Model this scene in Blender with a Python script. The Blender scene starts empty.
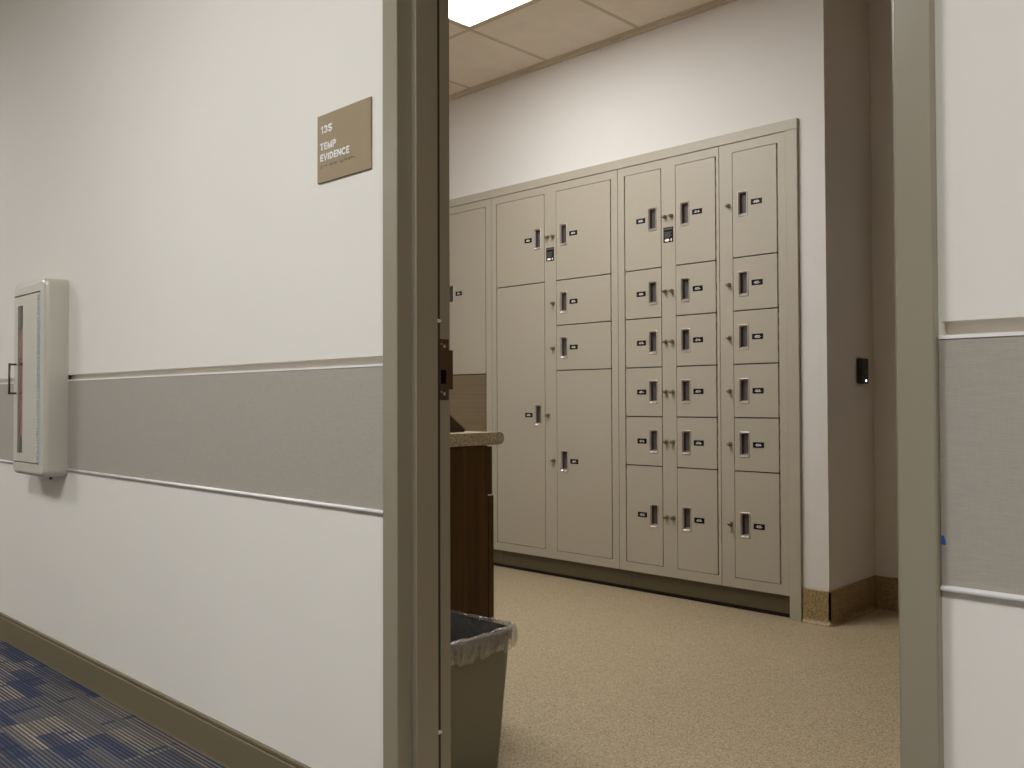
import bpy, bmesh, math, random
from mathutils import Vector, Matrix

C = bpy.context.scene.collection
random.seed(7)

# ------------------------------------------------------------------ render look
sc = bpy.context.scene
sc.view_settings.view_transform = 'Standard'
sc.view_settings.look = 'None'
sc.view_settings.gamma = 1.0
sc.view_settings.use_curve_mapping = False
sc.view_settings.exposure = 0.0
sc.cycles.max_bounces = 12
sc.cycles.diffuse_bounces = 8
sc.cycles.transparent_max_bounces = 16
sc.cycles.use_denoising = True
sc.cycles.sample_clamp_indirect = 4.0
sc.cycles.caustics_reflective = False
sc.cycles.caustics_refractive = False

# ------------------------------------------------------------------ materials
def srgb(r, g, b):
    f = lambda c: c / 12.92 if c <= 0.04045 else ((c + 0.055) / 1.055) ** 2.4
    return (f(r / 255), f(g / 255), f(b / 255), 1.0)

class NT:
    """small node helper"""
    def __init__(self, name):
        self.m = bpy.data.materials.new(name)
        self.m.use_nodes = True
        self.t = self.m.node_tree
        self.bsdf = self.t.nodes['Principled BSDF']
        self.out = self.t.nodes['Material Output']
    def n(self, typ, **kw):
        nd = self.t.nodes.new(typ)
        for k, v in kw.items():
            if k.startswith('i_'):
                nd.inputs[k[2:].replace('_', ' ')].default_value = v
            else:
                setattr(nd, k, v)
        return nd
    def l(self, a, b):
        self.t.links.new(a, b)
    def pos(self):
        return self.n('ShaderNodeNewGeometry').outputs['Position']
    def math(self, op, a, b=None, c=None):
        nd = self.n('ShaderNodeMath', operation=op)
        for i, v in enumerate((a, b, c)):
            if v is None:
                continue
            if isinstance(v, (int, float)):
                nd.inputs[i].default_value = v
            else:
                self.l(v, nd.inputs[i])
        return nd.outputs[0]
    def ramp(self, fac, stops, interp='LINEAR'):
        nd = self.n('ShaderNodeValToRGB')
        cr = nd.color_ramp
        cr.interpolation = interp
        while len(cr.elements) < len(stops):
            cr.elements.new(0.5)
        for e, (p, c) in zip(cr.elements, stops):
            e.position = p
            e.color = c
        self.l(fac, nd.inputs[0])
        return nd.outputs[0]
    def mapped(self, scale):
        mp = self.n('ShaderNodeMapping')
        mp.inputs['Scale'].default_value = scale
        self.l(self.pos(), mp.inputs[0])
        return mp.outputs[0]
    def noise(self, vec, scale, detail=2.0, rough=0.5):
        nd = self.n('ShaderNodeTexNoise')
        nd.inputs['Scale'].default_value = scale
        nd.inputs['Detail'].default_value = detail
        nd.inputs['Roughness'].default_value = rough
        self.l(vec, nd.inputs['Vector'])
        return nd.outputs[0]
    def bump(self, h, strength, dist):
        b = self.n('ShaderNodeBump')
        b.inputs['Strength'].default_value = strength
        b.inputs['Distance'].default_value = dist
        self.l(h, b.inputs['Height'])
        self.l(b.outputs[0], self.bsdf.inputs['Normal'])
    def mix(self, f, a, b):
        nd = self.n('ShaderNodeMix', data_type='RGBA')
        for i, v in ((0, f), (6, a), (7, b)):
            if isinstance(v, (int, float, tuple)):
                nd.inputs[i].default_value = v
            else:
                self.l(v, nd.inputs[i])
        return nd.outputs[2]

def plain(name, col, rough=0.6, metal=0.0, var=0.0, vscale=(30, 30, 30), bump=0.0, bscale=300, spec=0.5, bdist=0.001):
    N = NT(name)
    b = N.bsdf
    b.inputs['Roughness'].default_value = rough
    b.inputs['Metallic'].default_value = metal
    b.inputs['Specular IOR Level'].default_value = spec
    if var:
        f = N.noise(N.mapped(vscale), 1.0, 3.0)
        lo = tuple(c * (1 - var) for c in col[:3]) + (1,)
        hi = tuple(min(1, c * (1 + var)) for c in col[:3]) + (1,)
        N.l(N.ramp(f, [(0.3, lo), (0.7, hi)]), b.inputs['Base Color'])
    else:
        b.inputs['Base Color'].default_value = col
    if bump:
        N.bump(N.noise(N.pos(), bscale, 2.0), bump, bdist)
    return N.m

M = {}
M['hall_paint'] = plain('hall_wall_paint', srgb(226, 221, 211), 0.75, var=0.012, vscale=(2, 2, 2), bump=0.08, bscale=260, spec=0.3)
M['room_paint'] = plain('room_wall_paint', srgb(218, 214, 209), 0.75, var=0.012, vscale=(2, 2, 2), bump=0.08, bscale=260, spec=0.3)
M['ceiling'] = plain('ceiling_tile_mineral', srgb(232, 221, 205), 0.9, var=0.03, vscale=(9, 9, 9), bump=0.25, bscale=420, spec=0.2)
M['grid'] = plain('ceiling_grid_metal', srgb(200, 187, 165), 0.6)
M['hall_ceiling'] = plain('hall_ceiling_tile', srgb(225, 222, 214), 0.9, bump=0.2, bscale=420, spec=0.2)
M['frame'] = plain('door_frame_taupe_enamel', srgb(142, 133, 113), 0.34, spec=0.7)
M['hall_base'] = plain('rubber_base_taupe', srgb(112, 101, 74), 0.6)
M['locker'] = plain('locker_taupe_powder_coat', srgb(174, 166, 149), 0.48, var=0.01, vscale=(3, 3, 3), bump=0.05, bscale=900)
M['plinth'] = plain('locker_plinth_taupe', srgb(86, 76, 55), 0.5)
M['gap'] = plain('dark_locker_interior', srgb(30, 25, 18), 0.9)  # near-black that stands for the shade inside gaps
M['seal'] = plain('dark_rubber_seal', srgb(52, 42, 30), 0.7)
M['hole'] = plain('deep_black_hole', srgb(6, 6, 6), 0.9, spec=0.1)
M['box_wood'] = plain('very_dark_stained_wood', srgb(52, 34, 14), 0.5, var=0.15, vscale=(60, 60, 6))
M['hinge'] = plain('hinge_knuckle_metal', srgb(150, 140, 120), 0.45, metal=0.2)
M['chrome'] = plain('satin_nickel', srgb(206, 196, 188), 0.34, metal=0.75)
M['cup_in'] = plain('dark_pressed_cup', srgb(96, 90, 88), 0.35, metal=0.15)
M['lock'] = plain('lock_button_nickel', srgb(150, 138, 112), 0.3, metal=0.9)
M['black'] = plain('black_plastic', srgb(20, 20, 21), 0.4)
M['plate_black'] = plain('engraved_black_plate', srgb(12, 11, 11), 0.5, spec=0.2)
M['white_text'] = plain('white_engraved_letters', srgb(238, 236, 232), 0.6)
M['grey_text'] = plain('grey_engraved_panel', srgb(84, 82, 80), 0.6)
M['sign'] = plain('sign_bronze_plastic', srgb(150, 132, 103), 0.55, spec=0.3)
M['sign_edge'] = plain('sign_braille_dots', srgb(96, 80, 58), 0.6)
M['alu'] = plain('satin_white_aluminium_trim', srgb(236, 233, 230), 0.28, metal=0.0, spec=0.8)
M['cabinet'] = plain('cabinet_satin_grey_metal', srgb(192, 187, 174), 0.36, metal=0.25)
M['cab_in'] = plain('cabinet_tub_grey', srgb(150, 146, 138), 0.6)
M['piano'] = plain('piano_hinge_steel', srgb(186, 194, 194), 0.35, metal=0.4)
M['red'] = plain('red_extinguisher_enamel', srgb(160, 22, 22), 0.35)
M['boot'] = plain('dark_grey_boot', srgb(74, 66, 68), 0.6)
M['paper'] = plain('paper_label', srgb(226, 220, 205), 0.7)
M['darkmetal'] = plain('dark_bracket_metal', srgb(90, 82, 70), 0.4, metal=0.7)
M['strike'] = plain('bronze_strike_plate', srgb(92, 74, 55), 0.42, metal=0.6)
M['screw'] = plain('screw_steel', srgb(205, 195, 180), 0.3, metal=0.9)
M['rubber'] = plain('grey_rubber_silencer', srgb(205, 200, 192), 0.6)
M['can'] = plain('bin_grey_plastic', srgb(114, 108, 88), 0.5, bump=0.1, bscale=700)
M['can_in'] = plain('bin_dark_inner_plastic', srgb(84, 84, 76), 0.55)
M['blue'] = plain('blue_tape', srgb(40, 90, 170), 0.6)
M['door'] = plain('door_leaf_wood', srgb(120, 84, 48), 0.4, var=0.15, vscale=(40, 40, 3))
M['white_edge'] = plain('white_laminate_edge', srgb(205, 195, 178), 0.5)
M['joint'] = plain('dark_joint', srgb(60, 52, 42), 0.9)

def mat_panel():
    N = NT('wall_protection_vinyl')
    p = N.mapped((60, 60, 900))
    f = N.noise(p, 1.0, 3.0, 0.6)
    g = N.noise(N.mapped((700, 700, 30)), 1.0, 2.0)
    h = N.math('ADD', N.math('MULTIPLY', f, 0.7), N.math('MULTIPLY', g, 0.3))
    N.l(N.ramp(h, [(0.3, srgb(156, 148, 136)), (0.7, srgb(170, 162, 150))]), N.bsdf.inputs['Base Color'])
    N.bsdf.inputs['Roughness'].default_value = 0.55
    N.bump(h, 0.12, 0.001)
    return N.m
M['panel'] = mat_panel()

def mat_steel():
    N = NT('brushed_stainless_steel')
    f = N.noise(N.mapped((1.5, 1.5, 210)), 1.0, 4.0, 0.6)
    N.l(N.ramp(f, [(0.3, srgb(150, 136, 112)), (0.7, srgb(166, 152, 126))]), N.bsdf.inputs['Base Color'])
    N.bsdf.inputs['Metallic'].default_value = 0.85
    N.bsdf.inputs['Roughness'].default_value = 0.36
    N.bump(f, 0.1, 0.0006)
    return N.m
M['steel'] = mat_steel()

def mat_wood():
    N = NT('dark_walnut_laminate')
    f = N.noise(N.mapped((26, 26, 1.2)), 1.6, 5.0, 0.65)
    g = N.noise(N.mapped((160, 160, 4)), 1.0, 2.0)
    h = N.math('ADD', N.math('MULTIPLY', f, 0.75), N.math('MULTIPLY', g, 0.25))
    N.l(N.ramp(h, [(0.3, srgb(52, 34, 10)), (0.52, srgb(72, 48, 16)), (0.72, srgb(90, 63, 24))]), N.bsdf.inputs['Base Color'])
    N.bsdf.inputs['Roughness'].default_value = 0.45
    N.bsdf.inputs['Specular IOR Level'].default_value = 0.3
    return N.m
M['wood'] = mat_wood()

def speckle(name, stops, scale, rough, bump=0.05, big=0.05):
    N = NT(name)
    v = N.n('ShaderNodeTexVoronoi', feature='F1')
    v.inputs['Scale'].default_value = scale
    N.l(N.pos(), v.inputs['Vector'])
    w = N.n('ShaderNodeTexWhiteNoise', noise_dimensions='3D')
    N.l(v.outputs['Position'], w.inputs['Vector'])
    col = N.ramp(w.outputs['Value'], stops, 'CONSTANT')
    n2 = N.noise(N.pos(), 1.7, 3.0)
    lum = N.ramp(n2, [(0.3, (1 - big, 1 - big, 1 - big, 1)), (0.7, (1, 1, 1, 1))])
    mx = N.n('ShaderNodeMix', data_type='RGBA', blend_type='MULTIPLY')
    mx.inputs[0].default_value = 1.0
    N.l(col, mx.inputs[6]); N.l(lum, mx.inputs[7])
    N.l(mx.outputs[2], N.bsdf.inputs['Base Color'])
    N.bsdf.inputs['Roughness'].default_value = rough
    N.bump(N.noise(N.pos(), 350, 2.0), bump, 0.001)
    return N.m
M['epoxy'] = speckle('speckled_epoxy_floor', [(0, srgb(130, 114, 86)), (0.1, srgb(166, 149, 118)), (0.42, srgb(182, 165, 133)), (0.78, srgb(194, 178, 147)), (0.95, srgb(208, 194, 166))], 300, 0.42)
M['base_stone'] = speckle('speckled_epoxy_base', [(0, srgb(116, 98, 64)), (0.2, srgb(146, 126, 86)), (0.6, srgb(160, 139, 98)), (0.88, srgb(178, 157, 114))], 260, 0.45)
M['counter'] = speckle('speckled_countertop', [(0, srgb(132, 119, 90)), (0.3, srgb(166, 151, 119)), (0.65, srgb(184, 170, 136)), (0.9, srgb(202, 189, 156))], 420, 0.4)

def mat_carpet():
    N = NT('striped_blue_carpet_tile')
    sep = N.n('ShaderNodeSeparateXYZ')
    N.l(N.pos(), sep.inputs[0])
    x, y = sep.outputs[0], sep.outputs[1]
    def cells(wx, wy, seed):
        row = N.math('FLOOR', N.math('DIVIDE', y, wy))
        rn = N.n('ShaderNodeTexWhiteNoise', noise_dimensions='2D')
        cb = N.n('ShaderNodeCombineXYZ')
        N.l(row, cb.inputs[0]); cb.inputs[1].default_value = seed
        N.l(cb.outputs[0], rn.inputs['Vector'])
        xs = N.math('ADD', N.math('DIVIDE', x, wx), N.math('MULTIPLY', rn.outputs['Value'], 3.0))
        col = N.math('FLOOR', xs)
        cc = N.n('ShaderNodeCombineXYZ')
        N.l(col, cc.inputs[0]); N.l(row, cc.inputs[1]); cc.inputs[2].default_value = seed
        wn = N.n('ShaderNodeTexWhiteNoise', noise_dimensions='3D')
        N.l(cc.outputs[0], wn.inputs['Vector'])
        return wn.outputs['Value']
    big = cells(0.26, 0.125, 1.3)
    small = cells(0.24, 0.05, 5.1)
    # stripe lines running along x
    sp = 0.0115
    ph = N.math('FRACT', N.math('DIVIDE', y, sp))
    line = N.math('GREATER_THAN', ph, 0.5)
    idx = N.math('FLOOR', N.math('DIVIDE', y, sp))
    wn = N.n('ShaderNodeTexWhiteNoise', noise_dimensions='1D')
    N.l(idx, wn.inputs['W'])
    dash = N.noise(N.mapped((170, 420, 1)), 1.0, 2.0)
    tone_light = N.ramp(big, [(0, srgb(148, 140, 130)), (0.3, srgb(122, 118, 116)), (0.55, srgb(160, 149, 134)), (0.8, srgb(104, 105, 114))], 'CONSTANT')
    tone_dark = N.ramp(small, [(0, srgb(50, 56, 78)), (0.25, srgb(64, 63, 68)), (0.6, srgb(52, 57, 76)), (0.75, srgb(80, 76, 74))], 'CONSTANT')
    is_navy = N.math('LESS_THAN', small, 0.16)
    lm = N.math('MULTIPLY', line, N.math('SUBTRACT', 1.0, N.math('MULTIPLY', is_navy, 0.7)))
    lm = N.math('MULTIPLY', lm, N.math('ADD', 0.34, N.math('MULTIPLY', wn.outputs['Value'], 0.66)))
    col = N.mix(lm, tone_dark, tone_light)
    # narrow dark-blue cross bands, across x
    bx = N.math('FRACT', N.math('DIVIDE', x, 0.305))
    band = N.math('LESS_THAN', bx, 0.07)
    col = N.mix(N.math('MULTIPLY', N.math('MULTIPLY', band, N.math('GREATER_THAN', N.noise(N.mapped((1, 14, 1)), 1.0, 1.0), 0.47)), 0.6), col, srgb(46, 52, 76))
    fz = N.ramp(dash, [(0.3, (0.6, 0.6, 0.6, 1)), (0.7, (1.2, 1.2, 1.2, 1))])
    mx = N.n('ShaderNodeMix', data_type='RGBA', blend_type='MULTIPLY')
    mx.inputs[0].default_value = 1.0
    N.l(col, mx.inputs[6]); N.l(fz, mx.inputs[7])
    N.l(mx.outputs[2], N.bsdf.inputs['Base Color'])
    N.bsdf.inputs['Roughness'].default_value = 0.95
    N.bsdf.inputs['Specular IOR Level'].default_value = 0.1
    N.bump(line, 0.3, 0.002)
    return N.m
M['carpet'] = mat_carpet()

def mat_emit(name, col, strength):
    N = NT(name)
    N.t.nodes.remove(N.bsdf)
    e = N.n('ShaderNodeEmission')
    e.inputs[0].default_value = col
    e.inputs[1].default_value = strength
    N.l(e.outputs[0], N.out.inputs[0])
    return N.m
M['room_light'] = mat_emit('lit_room_diffuser', (1.0, 1.0, 1.0, 1), 18.0)
M['room_light_near'] = mat_emit('lit_square_room_diffuser', (1.0, 1.0, 1.0, 1), 11.5)
M['hall_light'] = mat_emit('lit_hall_diffuser', (0.985, 1.0, 1.02, 1), 26.0)
M['led'] = mat_emit('lit_blue_white_led', (0.65, 0.78, 1.0, 1), 6.0)

def mat_bag():
    N = NT('clear_plastic_film')
    N.t.nodes.remove(N.bsdf)
    tr = N.n('ShaderNodeBsdfTransparent')
    tr.inputs[0].default_value = (0.93, 0.92, 0.92, 1)
    gl = N.n('ShaderNodeBsdfGlossy')
    gl.inputs['Roughness'].default_value = 0.10
    gl.inputs[0].default_value = (0.95, 0.95, 0.95, 1)
    df = N.n('ShaderNodeBsdfDiffuse')
    df.inputs[0].default_value = (0.74, 0.71, 0.7, 1)
    lw = N.n('ShaderNodeLayerWeight')
    lw.inputs[0].default_value = 0.4
    m1 = N.n('ShaderNodeMixShader')
    m1.inputs[0].default_value = 0.3
    N.l(gl.outputs[0], m1.inputs[1]); N.l(df.outputs[0], m1.inputs[2])
    nz = N.noise(N.mapped((1, 1, 0.5)), 70, 3.0, 0.6)
    bp = N.n('ShaderNodeBump'); bp.inputs['Strength'].default_value = 0.9; bp.inputs['Distance'].default_value = 0.014
    N.l(nz, bp.inputs['Height'])
    for nd in (gl, df, lw): N.l(bp.outputs[0], nd.inputs['Normal'])
    m2 = N.n('ShaderNodeMixShader')
    fac = N.math('ADD', 0.06, N.math('MULTIPLY', lw.outputs['Facing'], 0.75))
    N.l(fac, m2.inputs[0])
    N.l(tr.outputs[0], m2.inputs[1]); N.l(m1.outputs[0], m2.inputs[2])
    N.l(m2.outputs[0], N.out.inputs[0])
    return N.m
M['bag'] = mat_bag()

def mat_glass():
    N = NT('cabinet_clear_acrylic')
    N.t.nodes.remove(N.bsdf)
    tr = N.n('ShaderNodeBsdfTransparent')
    tr.inputs[0].default_value = (0.93, 0.94, 0.93, 1)
    gl = N.n('ShaderNodeBsdfGlossy')
    gl.inputs['Roughness'].default_value = 0.05
    lw = N.n('ShaderNodeLayerWeight')
    lw.inputs[0].default_value = 0.15
    m2 = N.n('ShaderNodeMixShader')
    N.l(N.math('MULTIPLY', lw.outputs['Fresnel'], 0.18), m2.inputs[0])
    N.l(tr.outputs[0], m2.inputs[1]); N.l(gl.outputs[0], m2.inputs[2])
    N.l(m2.outputs[0], N.out.inputs[0])
    return N.m
M['glass'] = mat_glass()

# ------------------------------------------------------------------ mesh helpers
class MB:
    def __init__(self):
        self.v = []; self.f = []; self.smooth = []
    def add(self, vs, fs, smooth=False):
        o = len(self.v)
        self.v.extend(Vector(p) for p in vs)
        for f in fs:
            self.f.append([i + o for i in f]); self.smooth.append(smooth)
        return self
    def box(self, x0, x1, y0, y1, z0, z1):
        vs = [(x, y, z) for z in (z0, z1) for y in (y0, y1) for x in (x0, x1)]
        return self.add(vs, [(0, 2, 3, 1), (4, 5, 7, 6), (0, 1, 5, 4), (2, 6, 7, 3), (0, 4, 6, 2), (1, 3, 7, 5)])
    def bbox(self, x0, x1, y0, y1, z0, z1, r=0.003, seg=2):
        """box with rounded edges"""
        bm = bmesh.new()
        bmesh.ops.create_cube(bm, size=1.0)
        for v in bm.verts:
            v.co = Vector(((x0 + x1) / 2 + v.co.x * (x1 - x0), (y0 + y1) / 2 + v.co.y * (y1 - y0), (z0 + z1) / 2 + v.co.z * (z1 - z0)))
        bmesh.ops.bevel(bm, geom=bm.edges[:], offset=r, segments=seg, affect='EDGES', profile=0.5)
        bm.verts.index_update()
        self.add([v.co.copy() for v in bm.verts], [[v.index for v in f.verts] for f in bm.faces], False)
        bm.free()
        return self
    def prism(self, poly, axis, a, b, smooth=False):
        """polygon in the two other axes, swept along axis from a to b"""
        def P(u, w, t):
            return {'x': (t, u, w), 'y': (u, t, w), 'z': (u, w, t)}[axis]
        n = len(poly)
        vs = [P(u, w, a) for u, w in poly] + [P(u, w, b) for u, w in poly]
        self.add(vs, [[i, (i + 1) % n, n + (i + 1) % n, n + i] for i in range(n)], smooth)
        self.add(vs[:n], [list(range(n))[::-1]]); self.add(vs[n:], [list(range(n))])
        return self
    def loft(self, loops, cap0=False, cap1=False, smooth=False, closed=True):
        n = len(loops[0])
        vs = [p for lp in loops for p in lp]
        fs = []
        for k in range(len(loops) - 1):
            for i in range(n if closed else n - 1):
                j = (i + 1) % n
                fs.append([k * n + i, k * n + j, (k + 1) * n + j, (k + 1) * n + i])
        self.add(vs, fs, smooth)
        if cap0: self.add(loops[0], [list(range(n))[::-1]])
        if cap1: self.add(loops[-1], [list(range(n))])
        return self
    def lathe(self, prof, c, axis='z', n=20, smooth=True):
        """profile of (radius, t) turned about an axis through c"""
        loops = []
        for r, t in prof:
            lp = []
            for i in range(n):
                a = 2 * math.pi * i / n
                u, w = r * math.cos(a), r * math.sin(a)
                lp.append({'x': (c[0] + t, c[1] + u, c[2] + w), 'y': (c[0] + u, c[1] + t, c[2] + w), 'z': (c[0] + u, c[1] + w, c[2] + t)}[axis])
            loops.append(lp)
        return self.loft(loops, True, True, smooth)
    def tube(self, pts, r, n=10):
        pts = [Vector(p) for p in pts]
        loops = []
        for i, p in enumerate(pts):
            d = (pts[min(i + 1, len(pts) - 1)] - pts[max(i - 1, 0)]).normalized()
            u = d.cross(Vector((0.123, 0.456, 0.881))).normalized(); w = d.cross(u)
            loops.append([p + u * (r * math.cos(2 * math.pi * k / n)) + w * (r * math.sin(2 * math.pi * k / n)) for k in range(n)])
        return self.loft(loops, True, True, True)
    def cells(self, xs, zs, fn):
        """a wall built from cells on an xz grid: fn(xc, zc) gives the y of that cell's front, or None for an opening"""
        G = {}
        for i in range(len(xs) - 1):
            for k in range(len(zs) - 1):
                G[i, k] = fn((xs[i] + xs[i + 1]) / 2, (zs[k] + zs[k + 1]) / 2)
        for (i, k), y in G.items():
            x0, x1, z0, z1 = xs[i], xs[i + 1], zs[k], zs[k + 1]
            if y is not None:
                self.add([(x0, y, z0), (x1, y, z0), (x1, y, z1), (x0, y, z1)], [(0, 1, 2, 3)])
            for di, dk in ((1, 0), (0, 1)):
                q = G.get((i + di, k + dk), 'edge')
                if q == 'edge' or q == y:
                    continue
                ya = y if y is not None else self.back
                yb = q if q is not None else self.back
                if di: self.add([(x1, ya, z0), (x1, yb, z0), (x1, yb, z1), (x1, ya, z1)], [(0, 1, 2, 3)])
                else: self.add([(x0, ya, z1), (x1, ya, z1), (x1, yb, z1), (x0, yb, z1)], [(0, 1, 2, 3)])
        return self
    def data(self, name, mat, origin=(0, 0, 0)):
        me = bpy.data.meshes.new(name)
        o = Vector(origin)
        me.from_pydata([v - o for v in self.v], [], self.f)
        for p, s in zip(me.polygons, self.smooth): p.use_smooth = s
        me.materials.append(mat)
        bm = bmesh.new(); bm.from_mesh(me)
        bmesh.ops.remove_doubles(bm, verts=bm.verts[:], dist=1e-6)
        bmesh.ops.recalc_face_normals(bm, faces=bm.faces[:])
        bm.to_mesh(me); bm.free()
        return me

def world(o):
    v = Vector((0, 0, 0))
    while o is not None:
        v += o.location; o = o.parent
    return v

def obj(name, mb, mat, parent=None, origin=None):
    """ONE mesh object; mb holds world coordinates"""
    po = world(parent) if parent else Vector((0, 0, 0))
    og = Vector(origin) if origin else (po if parent else Vector((0, 0, 0)))
    o = bpy.data.objects.new(name, mb.data(name, M[mat] if isinstance(mat, str) else mat, og))
    o.location = og - po
    if parent: o.parent = parent
    C.objects.link(o)
    return o

def place(name, me, parent, at):
    """an object from shared mesh data, put at a world point"""
    o = bpy.data.objects.new(name, me)
    o.location = Vector(at) - world(parent)
    o.parent = parent
    C.objects.link(o)
    return o

def tag(o, label=None, cat=None, group=None, kind=None):
    if label: o['label'] = label
    if cat: o['category'] = cat
    if group: o['group'] = group
    if kind: o['kind'] = kind
    return o

def thing(name, loc, label, cat, group=None, kind=None):
    o = bpy.data.objects.new(name, None)
    o.location = loc
    o.empty_display_size = 0.1
    C.objects.link(o)
    return tag(o, label, cat, group, kind)

def text(name, s, size, x, y, z, parent, mat, bold=0.0, width=None, depth=0.0004, align='LEFT'):
    """raised letters facing the hallway (-y), base line at z"""
    cu = bpy.data.curves.new(name, 'FONT')
    cu.body = s; cu.size = size; cu.extrude = depth; cu.offset = bold
    cu.align_x = align
    cu.resolution_u = 3
    cu.materials.append(M[mat])
    o = bpy.data.objects.new(name, cu)
    C.objects.link(o)
    bpy.context.view_layer.update()
    me = bpy.data.meshes.new_from_object(o.evaluated_get(bpy.context.evaluated_depsgraph_get()))
    me.name = name
    bpy.data.objects.remove(o)
    xs = [v.co.x for v in me.vertices]
    k = (width / (max(xs) - min(xs))) if width else 1.0
    dx = -min(xs) if width else 0.0
    for v in me.vertices:                 # stand the letters up, reading along +x
        v.co = Vector(((v.co.x + dx) * k, -v.co.z, v.co.y))
    o = bpy.data.objects.new(name, me)
    if not me.materials: me.materials.append(M[mat])
    o.parent = parent
    o.location = Vector((x, y, z)) - world(parent)
    C.objects.link(o)
    return o

def rrect(x0, x1, z0, z1, r, y, n=4):
    pts = []
    for cx, cz, a0 in ((x1 - r, z1 - r, 0), (x0 + r, z1 - r, 90), (x0 + r, z0 + r, 180), (x1 - r, z0 + r, 270)):
        for i in range(n + 1):
            a = math.radians(a0 + 90 * i / n)
            pts.append((cx + r * math.cos(a), y, cz + r * math.sin(a)))
    return pts

# ------------------------------------------------------------------ dimensions (metres; camera stands at x=0, y=0)
YW = 1.18          # hall face of the partition
YR = 1.298         # room face of the partition
YL = 3.645         # locker fronts
YB = 3.655         # locker wall
XC = -1.692        # outside corner of the locker wall
YA = 4.133         # back of the alcove
ZR = 2.801         # room ceiling
ZH = 2.75          # hall ceiling
LX0, LX1 = -4.16, -1.865   # locker run
# ------------------------------------------------------------------ setting: floors and ceilings
hf = obj('hall_floor', MB().box(-7, 3.2, -3.2, 1.24, -0.05, 0.0), 'carpet')
tag(hf, 'blue and grey striped carpet tile floor of the hallway', 'carpet floor', kind='structure')
fl = obj('floor', MB().box(-5.6, 3.0, 1.24, 4.6, -0.05, 0.0), 'epoxy')
tag(fl, 'tan speckled seamless epoxy floor inside the evidence room', 'floor', kind='structure')

# room ceiling: tiles in a T-bar grid, one opening for the light
LXA, LXB, LYA, LYB = -3.243, -2.023, 2.435, 3.045
mb = MB(); mb.back = 0
gx = [-5.6] + [LXA + 0.61 * k for k in range(-3, 10)] + [3.0]
gy = [1.24] + [LYB + 0.61 * k for k in range(-2, 2)] + [4.6]
for i in range(len(gx) - 1):
    for j in range(len(gy) - 1):
        x0, x1, y0, y1 = gx[i], gx[i + 1], gy[j], gy[j + 1]
        xc, yc = (x0 + x1) / 2, (y0 + y1) / 2
        if (LYA - 0.61 < yc < LYA and LXA < xc < LXB) or (LYA < yc < LYB and LXA < xc < LXA + 0.61):
            continue
        mb.box(x0, x1, y0, y1, ZR, ZR + 0.02)
cl = obj('ceiling', mb, 'ceiling')
tag(cl, 'beige suspended tile ceiling of the evidence room', 'ceiling', kind='structure')
mb = MB()
for x in gx[1:-1]:
    if LXA + 0.1 < x < LXB - 0.1:
        mb.box(x - 0.010, x + 0.010, 1.25, LYA - 0.61, ZR - 0.0015, ZR + 0.004).box(x - 0.010, x + 0.010, LYA, 3.64, ZR - 0.0015, ZR + 0.004)
    else:
        mb.box(x - 0.010, x + 0.010, 1.25, 3.64, ZR - 0.0015, ZR + 0.004)
for y in gy[1:-1]:
    if y < 3.62: mb.box(-5.5, 2.9, y - 0.010, y + 0.010, ZR - 0.001, ZR + 0.0045)
obj('ceiling_grid', mb, 'grid', cl)
mb = MB().box(-5.5, XC, 3.612, 3.656, ZR - 0.004, ZR + 0.003).box(-5.5, XC, 3.634, 3.656, ZR - 0.018, ZR)
obj('wall_angle', mb, 'grid', cl)

hc = obj('hall_ceiling', MB().box(-7, 3.2, -3.2, 1.24, ZH, ZH + 0.03), 'hall_ceiling')
tag(hc, 'pale tile ceiling over the hallway', 'ceiling', kind='structure')

# ------------------------------------------------------------------ setting: the partition between hallway and room
CX0, CX1, CZ0, CZ1 = -3.6505, -3.345, 0.752, 1.360      # recess for the extinguisher cabinet
DX0, DX1, DZ = -1.478, -0.431, 2.20                    # rough opening of the doorway
def wall_front(x, z):
    if DX0 < x < DX1 and z < DZ: return None
    if CX0 < x < CX1 and CZ0 < z < CZ1: return YW + 0.11
    if 1.0285 < z < 1.0475 and (x < DX0 or x > -0.3968): return YW + 0.017
    return YW
mb = MB(); mb.back = YR
mb.cells([-7, CX0, CX1, DX0, DX1, -0.3968, 3.2], [0, CZ0, 1.0285, 1.0475, CZ1, DZ, 2.83], wall_front)
mb2 = MB(); mb2.back = YW
wf = obj('wall_front', mb, 'hall_paint')
tag(wf, 'off-white hallway wall with a doorway and a reveal above its grey band', 'wall', kind='structure')
mb = MB(); mb.back = YW
mb.cells([-5.6, DX0, DX1, 3.0], [0, DZ, 2.83], lambda x, z: None if (DX0 < x < DX1 and z < DZ) else YR)
wr = obj('wall_inner', mb, 'room_paint', wf)

def struct(name, mb, mat, label, cat):
    return tag(obj(name, mb, mat), label, cat, kind='structure')
struct('wall_hall_rear', MB().box(-7, 3.2, -3.3, -3.2, -0.05, 2.83), 'hall_paint', 'off-white wall on the far side of the hallway', 'wall')
struct('wall_hall_left', MB().box(-7.1, -7, -3.3, YW + 0.02, -0.05, 2.83), 'hall_paint', 'off-white wall at the left end of the hallway', 'wall')
struct('wall_hall_right', MB().box(3.2, 3.3, -3.3, YW + 0.02, -0.05, 2.83), 'hall_paint', 'off-white wall at the right end of the hallway', 'wall')

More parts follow.
